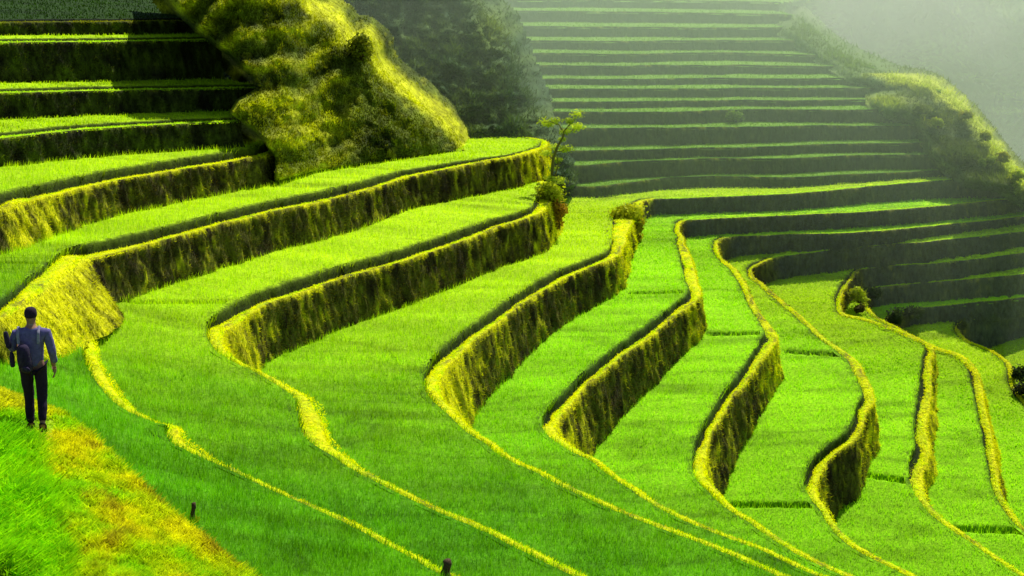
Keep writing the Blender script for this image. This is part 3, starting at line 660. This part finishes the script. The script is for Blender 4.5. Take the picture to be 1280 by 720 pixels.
# ------------------------------------------------------------------ leafy bushes
def bush(name, px, py, D, wpx, hpx, color, label, cat='shrub', n=900, leaf=2.4, group=None, dark=.35, lobes=9, bark=(.09, .06, .03)):
    c = P3(px, py, D)[None][0] if np.ndim(px) == 0 else None
    c = np.array([float(v) for v in P3(float(px), float(py), float(D))])
    s = D / F; W2 = wpx * s / 2; H = hpx * s
    A = Acc()
    # twigs
    for i in range(7):
        a = rng.random() * 6.28; r = W2 * .75 * rng.random(); top = np.array([math.cos(a) * r, math.sin(a) * r * .8, H * (.5 + .4 * rng.random())])
        tv, tf = tube([(top[0] * .3, top[1] * .3, 0), tuple(top * .5 + [0, 0, H * .1]), tuple(top)], [.018 * H + .008, .012 * H + .004, .003]); A.add(tv, tf, bark, 0, True)
    cen = []
    for i in range(lobes):
        a = rng.random() * 6.28; r = W2 * .62 * math.sqrt(rng.random()); cen.append((math.cos(a) * r, math.sin(a) * r * .8, H * (.18 + .55 * rng.random()), W2 * (.35 + .25 * rng.random())))
    cen = np.array(cen); pick = rng.integers(0, lobes, n); u = rng.standard_normal((n, 3)); u /= np.linalg.norm(u, axis=1)[:, None]
    rad = cen[pick, 3] * (.35 + .95 * rng.random(n) ** .7) * (1 + .35 * rng.standard_normal(lobes)[pick])
    pos = cen[pick, :3] + u * rad[:, None] * [1, 1, min(1.2, H / W2 * .5 + .3)]
    pos[:, 2] = np.clip(pos[:, 2], .02, None)
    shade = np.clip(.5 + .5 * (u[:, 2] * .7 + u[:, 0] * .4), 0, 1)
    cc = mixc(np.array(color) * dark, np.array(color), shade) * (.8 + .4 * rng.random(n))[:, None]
    lw = leaf * s
    V, Fc, Cc = leaves(pos, u, lw, cc); A.add(V, Fc, Cc, 1)
    o = A.build(name, (M_BARK, M_LEAF)); o.location = c.tolist()
    tag(o, label, cat, group); return o
def tube(pts, rad, seg=6):
    pts = np.array(pts, float); rad = np.array(rad, float); V = []; 
    for i, p in enumerate(pts):
        t = pts[min(i + 1, len(pts) - 1)] - pts[max(i - 1, 0)]; t /= np.linalg.norm(t) + 1e-9
        a = np.cross(t, [0.3, 1, .1]); a /= np.linalg.norm(a) + 1e-9; b = np.cross(t, a)
        for j in range(seg): V.append(p + rad[i] * (math.cos(6.2832 * j / seg) * a + math.sin(6.2832 * j / seg) * b))
    f = [[i * seg + j, i * seg + (j + 1) % seg, (i + 1) * seg + (j + 1) % seg, (i + 1) * seg + j] for i in range(len(pts) - 1) for j in range(seg)]
    return np.array(V), np.array(f)
def leaves(pos, nrm, w, color):
    "small rhombic leaves facing roughly along nrm"
    n = len(pos); r = rng.standard_normal((n, 3)); nn = nrm + .6 * r; nn /= np.linalg.norm(nn, axis=1)[:, None]
    a = np.cross(nn, rng.standard_normal((n, 3))); a /= np.linalg.norm(a, axis=1)[:, None]; b = np.cross(nn, a)
    ww = (w * (.6 + .8 * rng.random(n)))[:, None]
    V = np.stack([pos - a * ww, pos - b * ww * .5, pos + a * ww, pos + b * ww * .5], 1).reshape(-1, 3)
    return V, np.arange(4 * n).reshape(-1, 4), np.repeat(color, 4, 0)
M_LEAF.node_tree.nodes['Glossy BSDF'].inputs['Roughness'].default_value = .6
M_BARK = rough_mat('bark', 30, .4, .01)
dT = lambda k, x, y: float(D_of(k, x, y))
LY = (.62, .72, .02); OR = (.55, .36, .02); DG = (.05, .09, .03); MG = (.2, .33, .03)
bush('leafy_shrub', 690, 252, dT('T6', 690, 243) - .05, 46, 20, LY, 'bright yellow green shrub on the end of the long terrace wall, under the small tree', n=1500)
bush('leafy_shrub', 698, 286, dT('T6', 690, 243) - .25, 26, 44, OR, 'orange brown shrub hanging below the bright shrub at the wall end', n=1500)
bush('leafy_shrub', 784, 276, dT('T7', 790, 268), 46, 20, (.66, .74, .02), 'yellow green shrub capping the end of the middle terrace wall', n=1800)
bush('leafy_shrub', 795, 305, dT('T7', 790, 268) - .1, 20, 42, (.6, .5, .02), 'yellow brown shrub clinging low on the end of the middle terrace wall', n=1200)
bush('leafy_shrub', 1074, 379, dT('T12', 1083, 380) - .2, 24, 20, (.6, .75, .02), 'small round lit shrub in the pocket between the two dark bays', n=700)
bush('leafy_shrub', 1056, 382, dT('T12', 1083, 380) + .3, 14, 34, (.1, .13, .03), 'slim dark shrub left of the small round lit shrub', n=600)
bush('leafy_shrub', 1076, 390, dT('T12', 1083, 385) - .5, 14, 10, (.12, .12, .02), 'tiny dark brown shrub just below the small round lit shrub', n=350)
bush('leafy_shrub', 1092, 372, dT('T12', 1090, 372) - .1, 18, 14, DG, 'dark shrub right of the small round lit shrub, against the shaded wall', n=400)
bush('leafy_shrub', 1119, 405, dT('F6', 1112, 400) - .3, 22, 20, DG, 'dark rounded shrub at the left end of the flat paddy tongue', n=700)
bush('leafy_shrub', 1141, 396, dT('F6', 1138, 392), 34, 12, (.07, .11, .04), 'low wide dark shrub behind the flat paddy tongue', n=600)
bush('leafy_shrub', 1203, 412, dT('T13', 1203, 412), 12, 14, (.12, .15, .03), 'little shrub at the right tip of the flat paddy tongue', n=300)
bush('leafy_shrub', 1278, 476, dT('T13', 1266, 465) - .4, 30, 22, DG, 'dark shrub at the right edge, upper one of two', n=700)
bush('leafy_shrub', 1281, 498, dT('T13', 1266, 485) - .5, 34, 20, (.045, .06, .03), 'dark shrub at the right edge, lower one of two', n=700)
bush('leafy_shrub', 917, 150, float(udepth(917, 148)) - .4, 20, 12, (.2, .34, .05), 'faint little shrub alone in the middle of the far slope', n=300)
for x, y, w, h, c, lb in ((1172, 160, 18, 13, (.42, .55, .04), 'pale round shrub at the bend of the right ridge'), (1166, 150, 14, 9, (.1, .16, .04), 'dark shrub just above the pale round shrub on the right ridge'),
                          (1150, 142, 22, 10, (.14, .2, .04), 'low shrub at the left shoulder of the right ridge'), (1237, 206, 14, 12, (.4, .55, .04), 'lit shrub low on the right ridge, right one of a pair'),
                          (1226, 208, 12, 10, (.22, .34, .04), 'shrub low on the right ridge, left one of a pair'), (1208, 148, 14, 9, (.4, .45, .04), 'small yellow shrub on the crest of the right ridge'),
                          (1232, 176, 16, 11, (.5, .6, .03), 'yellow shrub halfway down the crest of the right ridge'), (1252, 202, 15, 12, (.48, .52, .03), 'yellow shrub near the lower end of the ridge crest'),
                          (1272, 226, 18, 13, (.6, .75, .03), 'bright shrub where the ridge leaves the picture')):
    bush('leafy_shrub', x, y, float(udepth(x, y)) - .95, w, h, c, lb, n=420, group='shrubs on the right ridge')
bush('leafy_shrub', 452, 76, float(hill_depth(np.array([452.]), np.array([76.]))[0]) - .1, 34, 34, (.3, .36, .02), 'knobbly shrub on the skyline notch of the grassy hill', n=1600, dark=.15)
# ------------------------------------------------------------------ small tree at the end of the terraces
tD = dT('T6', 690, 243) + .6
def tp(x, y, dy=0.0): return P3(float(x), float(y), tD + dy)
tree = bpy.data.objects.new('small_tree', None); col.objects.link(tree); tb = tp(692, 240); tree.location = [float(v) for v in tb]
tag(tree, 'thin crooked tree with a few pale leaf clumps at the end of the terraces', 'tree')
stems = [([(691, 246), (690, 216), (692, 196), (697, 183), (703, 173), (706, 163)], .055, .03), ([(706, 163), (712, 156), (719, 148)], .028, .01), ([(705, 166), (699, 156), (692, 150)], .025, .01), ([(697, 156), (688, 152), (680, 153)], .018, .008),
         ([(705, 166), (713, 164), (722, 160)], .022, .01), ([(694, 190), (702, 189), (709, 186)], .02, .008), ([(691, 200), (686, 193), (683, 190)], .02, .008), ([(693, 222), (698, 206), (696, 192)], .03, .012)]
A = Acc()
for i, (pp, r0, r1) in enumerate(stems):
    q = [tuple(tp(x, y, .05 * i * (-1) ** i) - tb) if j else tuple(tp(x, y, 0) - tb) for j, (x, y) in enumerate(pp)]
    v, f = tube(q, np.linspace(r0, r1, len(q))); A.add(v, f, (.20, .19, .05), 0, True)
A.build('trunk', (M_BARK,), tree)
A = Acc()
for x, y, r, c in ((681, 153, 6, .7), (686, 155, 4, .6), (694, 151, 5, .5), (712, 151, 4, .4), (721, 143, 6, .9), (717, 160, 6, 1), (723, 158, 5, 1), (706, 165, 4, .6), (709, 186, 5, .6), (704, 188, 3, .5), (693, 184, 5, .8), (683, 191, 5, .8), (696, 200, 4, .4), (691, 210, 4, .4), (690, 224, 6, .6), (699, 226, 6, .5), (703, 174, 3, .5)):
    n = 150; u = rng.standard_normal((n, 3)); u /= np.linalg.norm(u, axis=1)[:, None]; R = r * tD / F
    pos = (tp(x, y, rng.normal() * .15) - tb) + u * R * (.3 + 1.1 * rng.random(n))[:, None] * [1.5, 1.5, .8]
    v, f, cc = leaves(pos, u, 1.5 * tD / F, mixc(np.array([.25, .38, .04]), np.array([.8, .95, .06]), np.clip(c * (.5 + .5 * u[:, 2] + .3 * rng.random(n)), 0, 1))); A.add(v, f, cc, 0)
A.build('crown', (M_LEAF,), tree)
# ------------------------------------------------------------------ the grassy path bank with the walker
BORD = smooth([(36, 462), (50, 480), (64, 502), (108, 540), (168, 600), (238, 665), (312, 724), (390, 790)], 6.0)
BPL = lift('B', BORD, False)
BPOLY = np.vstack([BPL, own('B', [(390, 900), (-200, 900), (-200, 462)])])
def bank_raise(pts):
    ins = inside(pts, BPOLY); d = seg_dist(pts, BPL); d = np.where(ins, d, -d)
    fade = 1 - sstep(25.0, 27.6, pts[:, 1])
    lump = .09 * fbm(pts[:, 0] * 1.3, pts[:, 1] * .9, 3., 4)
    return ((.34 * sstep(-.05, .42, d) + .22 * sstep(.4, 2.2, d) + lump * sstep(0, .5, d)) * fade - .12 * (1 - sstep(-.10, .02, d)) - .14 * (1 - fade)), d
def bank_z(pts): r, d = bank_raise(pts); return zplan('B', pts[:, 0], pts[:, 1]) + r - .03, d
gx = np.arange(rect(-150, 500)[0], rect(400, 500)[0], 3.0 / F); gw = np.arange(1 / 28.2, 1 / 17.5, 1.3 / F / 8.2); GX, GW = np.meshgrid(gx, gw)
pts = np.stack([(GX / GW).ravel(), (1 / GW).ravel()], -1); z, d = bank_z(pts); ok = (d > -.10).reshape(GX.shape)
qx, qy = unrect(pts[:, 0] / pts[:, 1], z / pts[:, 1])
def bank_color(pts, d, qx, qy):
    n = fbm(pts[:, 0] * 3.2, pts[:, 1] * 2.0, 7., 4); n2 = fbm(pts[:, 0] * 1.1, pts[:, 1] * .8, 17., 3)
    straw = np.array([.92, .90, .012]); lime = np.array([.40, .78, .012]); brown = np.array([.24, .17, .03]); lush = np.array([.42, .84, .008])
    left = np.interp(qy, [470, 520, 545, 620, 720], [56, 42, 48, 64, 84])
    path = sstep(-14, 20, qx - left + 14 * n2)
    p = mixc(lime, straw, np.clip(.62 + 1.0 * n2 + .7 * n, 0, 1)); p = mixc(p, brown, np.clip(2.2 * (n - .22) + .5 * np.exp(-((d - .18) / .16) ** 2) * (1 + 2 * n) - .15 + .25 * sstep(.1, .35, n2), 0, .6))
    g = mixc(lush, np.array([.14, .50, .008]), np.clip(.35 + n, 0, 1))
    yl = sstep(526, 512, qy) * sstep(60, 40, qx) if False else np.clip((522 - qy + 6 * n) / 8, 0, 1) * (qx < 60)
    g = mixc(g, np.array([.75, .78, .02]), yl)
    return mixc(g, p, path), path
cb, path = bank_color(pts, d, qx, qy)
q = ok[:-1, :-1] & ok[1:, :-1] & ok[1:, 1:] & ok[:-1, 1:]; idx = np.arange(GX.size).reshape(GX.shape)
f = np.stack([idx[:-1, :-1][q], idx[1:, :-1][q], idx[1:, 1:][q], idx[:-1, 1:][q]], -1)
used, inv = np.unique(f, return_inverse=True); f = inv.reshape(f.shape)
A = Acc(); A.add(np.column_stack([pts, z + ZC])[used], f, cb[used] * (.3 + .45 * path[used])[:, None], 0, True)
n = 110000
w = 1 / 28.0 + (1 / 17.5 - 1 / 28.0) * rng.random(n); X = gx[0] + (gx[-1] - gx[0]) * rng.random(n)
bp = np.stack([X / w, 1 / w], -1); bz, bd = bank_z(bp); m = bd > .02; bp, bz, bd = bp[m], bz[m], bd[m]
bx, by = unrect(bp[:, 0] / bp[:, 1], bz / bp[:, 1]); cc, pa = bank_color(bp, bd, bx, by)
cl = fbm(bp[:, 0] * 2.4, bp[:, 1] * 2.4, 27., 3)
hgt = np.where(pa > .5, .09 + .11 * np.clip(cl + .3, 0, 1), .22 + .14 * np.clip(cl + .3, 0, 1)) 
hgt = np.where(by < 545, np.minimum(hgt, .09), hgt) + .02
near_p = (np.abs(bx - 46) < 22) & (np.abs(by - 540) < 14); hgt = np.where(near_p, .03, hgt)
v, ff, c3 = blades(np.column_stack([bp, bz - .01 + ZC]), hgt, (2.9 - 1.0 * pa) * bp[:, 1] / F, cc * (1 + .45 * vnoise(bp[:, 0] * 14, bp[:, 1] * 14, 3.))[:, None], .5, tall=True, root_dark=.25); A.add(v, ff, c3, 1)
o = A.build('grassy_path', (M_BANK, M_GRASS)); o['kind'] = 'structure'
def bank_point(px, py):
    "where the ray of a photo point meets the bank"
    X, Y = rect(px, py); D = np.linspace(18, 32, 1400); zz, _ = bank_z(np.stack([X * D, D], -1)); i = np.argmax(Y * D < zz) if (Y * D < zz).any() else 0
    return np.array([X * D[i], D[i], zz[i] + ZC])
# stumps
def stump(px, py, D, wpx, hpx, label):
    c = [float(v) for v in P3(float(px), float(py), float(D))]; s = D / F; A = Acc(); H = hpx * s; R = wpx * s / 2
    pts_ = [(0, 0, -.1)] + [(.1 * R * math.sin(i * 2.1), .1 * R * math.cos(i * 1.3), H * i / 5) for i in range(1, 6)] + [(0, 0, H * 1.01)]
    v, f = tube(pts_, [R * 1.1, R, R * .8, R * .72, R * .78, R * .7, R * .05], 10)
    v = v * 1.0; v[:, :2] *= (1 + .22 * vnoise(v[:, 2] * 9 / H * .3 + 5, np.arctan2(v[:, 1], v[:, 0]) * 2 + 9))[:, None]
    v[:, 0] += v[:, 2] * .12; A.add(v, f, (.085, .055, .03), 0, True)
    n = 420; b = np.column_stack([rng.normal(0, R * .8, n), rng.normal(0, R * .8, n), np.zeros(n)])
    vv, ff, cc = blades(b, H * .35, 1.6 * s, np.tile([.55, .5, .03], (n, 1)), .7); A.add(vv, ff, cc, 1)
    o = A.build('tree_stump', (M_BARK, M_GRASS)); o.location = c; tag(o, label, 'stump')
sb = bank_point(243, 658)
stump(240, 654, float(sb[1]) - .05, 8, 28, 'dark weathered stump at the edge of the dry grass path')
stump(556, 727, dT('B', 530, 720) + .25, 15, 30, 'small dark stump on the grassy edge at the bottom middle')
# ------------------------------------------------------------------ the walker
from mathutils import Vector
def plain(name, colr, rough=.8, noise=.25, scale=40):
    m = rough_mat(name, scale, noise, .004, flat=colr); return m
M_SKIN = plain('skin', (.36, .20, .13)); M_HAIR = plain('dark_cap', (.03, .018, .04)); M_JACKET = plain('lilac_jacket', (.15, .13, .32), scale=18, noise=.4)
M_TROUS = plain('dark_trousers', (.022, .014, .035), scale=20); M_BOOT = plain('dark_boots', (.02, .015, .018)); M_PACK = plain('dark_pack', (.035, .025, .06), scale=16, noise=.5)
M_STRAP = plain('grey_strap', (.28, .27, .36)); M_SHIRT = plain('pale_shirt', (.5, .47, .45))
def skin(name, nodes, edges, mat, parent, sub=2, root=0):
    me = bpy.data.meshes.new(name); me.from_pydata([n[:3] for n in nodes], edges, []); o = bpy.data.objects.new(name, me); col.objects.link(o)
    s = o.modifiers.new('s', 'SKIN'); s.use_smooth_shade = True
    for i, n in enumerate(nodes):
        r = n[3]; r2 = n[4] if len(n) > 4 else r
        me.skin_vertices[0].data[i].radius = (r, r2); me.skin_vertices[0].data[i].use_root = (i == root)
    u = o.modifiers.new('u', 'SUBSURF'); u.levels = u.render_levels = sub
    dg = bpy.context.evaluated_depsgraph_get(); nm = bpy.data.meshes.new_from_object(o.evaluated_get(dg)); nm.name = name
    o.modifiers.clear(); o.data = nm; nm.materials.clear(); nm.materials.append(mat)
    for p_ in nm.polygons: p_.use_smooth = True
    if name in ('jacket', 'trousers', 'pack_body'):
        cc_ = np.empty(len(nm.vertices) * 3); nm.vertices.foreach_get('co', cc_); cc_ = cc_.reshape(-1, 3); nn_ = np.array([v.normal[:] for v in nm.vertices])
        cc_ += nn_ * (.011 * fbm(cc_[:, 0] * 9, cc_[:, 1] * 9, cc_[:, 2] * 16 + 3 * cc_[:, 0], 3))[:, None]; nm.vertices.foreach_set('co', cc_.ravel()); nm.update()
    o.parent = parent; return o
foot = bank_point(46, 538)
person = bpy.data.objects.new('person', None); col.objects.link(person); person.location = [float(v) for v in foot]; person.rotation_euler = (0, 0, math.radians(8)); person.scale = (1.05, 1.05, 1.05)
tag(person, 'person in a lilac jacket and dark trousers walking away along the grassy path', 'person')
# x right, y forward (away from the camera), z up; 1.66 m tall, mid stride, left knee bent
hipL, hipR = (-.09, .0, .86), (.09, .0, .86)
kneeL, kneeR = (-.085, .10, .46), (.10, -.02, .45)
ankL, ankR = (-.075, .02, .09), (.105, -.20, .14)
body = [(0, 0, .93, .13, .10), (0, .0, 1.06, .125, .09), (0, .02, 1.22, .155, .10), (0, .02, 1.34, .15, .085), (0, .04, 1.42, .058), (0, .06, 1.47, .056), (0, .075, 1.535, .078, .088), (0, .075, 1.60, .074, .085),
        (*hipL, .085), (*kneeL, .055), (*ankL, .04), (-.075, .13, .035, .036), (*hipR, .085), (*kneeR, .055), (*ankR, .04), (.11, -.13, .05, .036),
        (.185, .02, 1.34, .052), (.245, -.02, 1.08, .042), (.265, .06, .86, .032), (-.185, .02, 1.34, .052), (-.25, .0, 1.12, .042), (-.17, .20, 1.20, .032)]
skin('body', body, [(0, 1), (1, 2), (2, 3), (3, 4), (4, 5), (5, 6), (6, 7), (0, 8), (8, 9), (9, 10), (10, 11), (0, 12), (12, 13), (13, 14), (14, 15), (3, 16), (16, 17), (17, 18), (3, 19), (19, 20), (20, 21)], M_SKIN, person)
skin('trousers', [(0, 0, .97, .158, .126), (*hipL, .105), (-.088, .06, .64, .085), (*kneeL, .073), (*ankL, .058), (*hipR, .105), (.098, .0, .64, .085), (*kneeR, .073), (ankR[0], ankR[1] + .01, ankR[2] + .02, .058)],
     [(0, 1), (1, 2), (2, 3), (3, 4), (0, 5), (5, 6), (6, 7), (7, 8)], M_TROUS, person)
skin('jacket', [(0, 0, .84, .165, .128), (0, 0, 1.06, .155, .115), (0, .02, 1.22, .18, .125), (0, .02, 1.35, .165, .105), (0, .035, 1.42, .075), (.20, .01, 1.335, .072), (.235, -.01, 1.20, .064), (.262, -.03, 1.07, .056), (.282, .05, .91, .045),
                (-.20, .01, 1.335, .072), (-.245, -.01, 1.22, .062), (-.262, .0, 1.11, .055), (-.19, .17, 1.18, .045)],
     [(0, 1), (1, 2), (2, 3), (3, 4), (3, 5), (5, 6), (6, 7), (7, 8), (3, 9), (9, 10), (10, 11), (11, 12)], M_JACKET, person)
skin('shirt_collar', [(0, .045, 1.425, .07, .068), (0, .05, 1.465, .066, .064)], [(0, 1)], M_SHIRT, person)
cap = skin('cap', [(0, .066, 1.52, .084, .092), (0, .068, 1.58, .094, .106), (0, .068, 1.635, .088, .098), (0, .066, 1.685, .05, .055)], [(0, 1), (1, 2), (2, 3)], M_HAIR, person)
skin('brim', [(0, .15, 1.585, .07, .012), (0, .215, 1.57, .05, .010)], [(0, 1)], M_HAIR, cap)
for s_, a, b in ((-1, ankL, (-.075, .15, .045)), (1, ankR, (.112, -.10, .05))):
    skin('boot', [(a[0], a[1] - .03, max(a[2] - .05, .045), .05), (a[0], a[1], a[2] + .02, .052), (b[0], b[1], b[2], .04)], [(0, 1), (0, 2)], M_BOOT, person)
for s_, ex, w_, tip in ((1, (.265, .06, .86), (.268, .075, .80), .0), (-1, (-.17, .20, 1.20), (-.135, .235, 1.235), .3)):
    nod = [(*ex, .030, .022), (*w_, .034, .018)]; ed = [(0, 1)]
    dx = (w_[0] - ex[0]); 
    for fi, (off, L) in enumerate(((-.030, .062), (-.011, .075), (.009, .072), (.027, .058))):
        k0 = len(nod)
        if s_ == 1: nod += [(w_[0] + .004, w_[1] + off, w_[2] - .035, .009), (w_[0] - .010, w_[1] + off, w_[2] - .035 - L * .55, .0085), (w_[0] - .028, w_[1] + off, w_[2] - .035 - L * .9, .007)]
        else: nod += [(w_[0] + .02, w_[1] + .02, w_[2] + off, .009), (w_[0] + .045, w_[1] + .01, w_[2] + off, .0085), (w_[0] + .04, w_[1] - .02, w_[2] + off, .007)]
        ed += [(1, k0), (k0, k0 + 1), (k0 + 1, k0 + 2)]
    k0 = len(nod)
    if s_ == 1: nod += [(w_[0] - .012, w_[1] + .036, w_[2] + .0, .011), (w_[0] - .03, w_[1] + .042, w_[2] - .035, .009)]
    else: nod += [(w_[0], w_[1] - .02, w_[2] + .03, .011), (w_[0] + .02, w_[1] - .035, w_[2] + .03, .009)]
    ed += [(0, k0), (k0, k0 + 1)]
    skin('hand', nod, ed, M_SKIN, person, sub=1)
# backpack hanging on the left shoulder
pack = bpy.data.objects.new('backpack', None); col.objects.link(pack); pack.location = person.location; pack.rotation_euler = person.rotation_euler; pack.scale = person.scale
tag(pack, 'dark rucksack hanging low on the left side of the walker\'s back', 'backpack')
skin('pack_body', [(-.05, -.19, .84, .13, .08), (-.07, -.20, .98, .155, .10), (-.085, -.20, 1.12, .14, .09), (-.10, -.18, 1.25, .12, .08)], [(0, 1), (1, 2), (2, 3)], M_PACK, pack)
skin('pocket', [(-.04, -.325, .88, .10, .03), (-.05, -.335, .98, .10, .03)], [(0, 1)], M_PACK, pack)
skin('bottle', [(-.235, -.17, .92, .036), (-.24, -.16, 1.08, .036), (-.245, -.155, 1.14, .018)], [(0, 1), (1, 2)], M_PACK, pack)
for sx in (-.15, .10):
    skin('strap', [(sx, -.13, 1.22, .022, .010), (sx * 1.05, -.10, 1.36, .022, .010), (sx * 1.05, .02, 1.43, .022, .010), (sx * 1.05, .13, 1.33, .022, .010)], [(0, 1), (1, 2), (2, 3)], M_STRAP, pack, sub=1)
skin('rolled_mat', [(-.27, -.12, 1.16, .04), (-.30, -.10, 1.30, .04), (-.315, -.09, 1.40, .03)], [(0, 1), (1, 2)], M_PACK, pack)
# ------------------------------------------------------------------ haze over the valley
def fog_box(name, label, lo, hi, dens, color, aniso, noise=None):
    v = [(x, y, z) for x in (lo[0], hi[0]) for y in (lo[1], hi[1]) for z in (lo[2], hi[2])]
    f = np.array([[0, 1, 3, 2], [4, 6, 7, 5], [0, 4, 5, 1], [2, 3, 7, 6], [0, 2, 6, 4], [1, 5, 7, 3]])
    m = bpy.data.materials.new(name); m.use_nodes = True; nt = m.node_tree; nt.nodes.clear()
    out = nt.nodes.new('ShaderNodeOutputMaterial'); vs = nt.nodes.new('ShaderNodeVolumeScatter')
    vs.inputs['Color'].default_value = (*color, 1); vs.inputs['Density'].default_value = dens; vs.inputs['Anisotropy'].default_value = aniso
    if noise:
        g = nt.nodes.new('ShaderNodeNewGeometry'); 
        sp = nt.nodes.new('ShaderNodeVectorMath'); sp.operation = 'SUBTRACT'; sp.inputs[1].default_value = noise['c']
        dv = nt.nodes.new('ShaderNodeVectorMath'); dv.operation = 'DIVIDE'; dv.inputs[1].default_value = noise['r']
        ln = nt.nodes.new('ShaderNodeVectorMath'); ln.operation = 'LENGTH'
        nt.links.new(g.outputs['Position'], sp.inputs[0]); nt.links.new(sp.outputs[0], dv.inputs[0]); nt.links.new(dv.outputs[0], ln.inputs[0])
        n = nt.nodes.new('ShaderNodeTexNoise'); n.inputs['Scale'].default_value = noise['s']; n.inputs['Detail'].default_value = 3; nt.links.new(g.outputs['Position'], n.inputs['Vector'])
        a = nt.nodes.new('ShaderNodeMath'); a.operation = 'MULTIPLY_ADD'; a.inputs[1].default_value = 1.1; nt.links.new(n.outputs['Fac'], a.inputs[0]); nt.links.new(ln.outputs['Value'], a.inputs[2])
        r = nt.nodes.new('ShaderNodeMapRange'); r.interpolation_type = 'SMOOTHSTEP'; r.inputs[1].default_value = 1.25; r.inputs[2].default_value = .75; r.inputs[3].default_value = 0; r.inputs[4].default_value = dens
        nt.links.new(a.outputs[0], r.inputs[0]); nt.links.new(r.outputs[0], vs.inputs['Density'])
    nt.links.new(vs.outputs[0], out.inputs['Volume'])
    m.cycles.homogeneous_volume = not noise
    o = mesh_object(name, v, [f], None, (m,)); tag(o, label, 'mist', None, 'stuff'); return o
hd = float(D_of('U1', 900, 220))
fog_box('valley_haze', 'thin grey green haze filling the valley in front of the far slope', (-70, hd - 4.5, -8), (110, 92, 12.8), .028, (.70, .90, .62), .35)
ec = P3(1110.0, 5.0, 84.0)
fog_box('drifting_mist', 'bright drifting mist over the ridge at the upper right', (ec[0] - 24, ec[1] - 13, ec[2] - 9), (ec[0] + 30, ec[1] + 17, ec[2] + 14), .045, (.86, .95, .72), .35,
        {'c': tuple(ec), 'r': (17, 12, 5.5), 's': .2})
# ------------------------------------------------------------------ camera, sun and sky
cam = bpy.data.cameras.new('camera'); co = bpy.data.objects.new('camera', cam); col.objects.link(co)
cam.sensor_width = 36; cam.lens = F / 1280 * 36; cam.clip_start = .5; cam.clip_end = 3000
co.location = (0, 0, ZC); co.rotation_euler = (math.radians(90) - TH, 0, 0); scene.camera = co
SUN_AZ, SUN_EL = 27.0, 54.0      # degrees right of the view direction, above the horizon
sun = bpy.data.lights.new('sun', 'SUN'); sun.energy = 5.0; sun.angle = math.radians(.6); sun.color = (1, .965, .84)
so = bpy.data.objects.new('sun', sun); col.objects.link(so)
so.rotation_euler = (math.radians(90 - SUN_EL), 0, math.radians(180 - SUN_AZ))
world = bpy.data.worlds.new('World'); scene.world = world; world.use_nodes = True
nt = world.node_tree; bg = nt.nodes['Background']; bg.inputs[1].default_value = .085
sky = nt.nodes.new('ShaderNodeTexSky'); sky.sky_type = 'NISHITA'; sky.sun_disc = False
sky.sun_elevation = math.radians(SUN_EL); sky.sun_rotation = math.radians(SUN_AZ)
nt.links.new(sky.outputs[0], bg.inputs[0])
scene.view_settings.view_transform = 'Standard'; scene.view_settings.look = 'None'; scene.view_settings.exposure = 0
scene.cycles.use_denoising = True
scene.cycles.max_bounces = 6; scene.cycles.diffuse_bounces = 3; scene.cycles.transmission_bounces = 4; scene.cycles.volume_bounces = 1
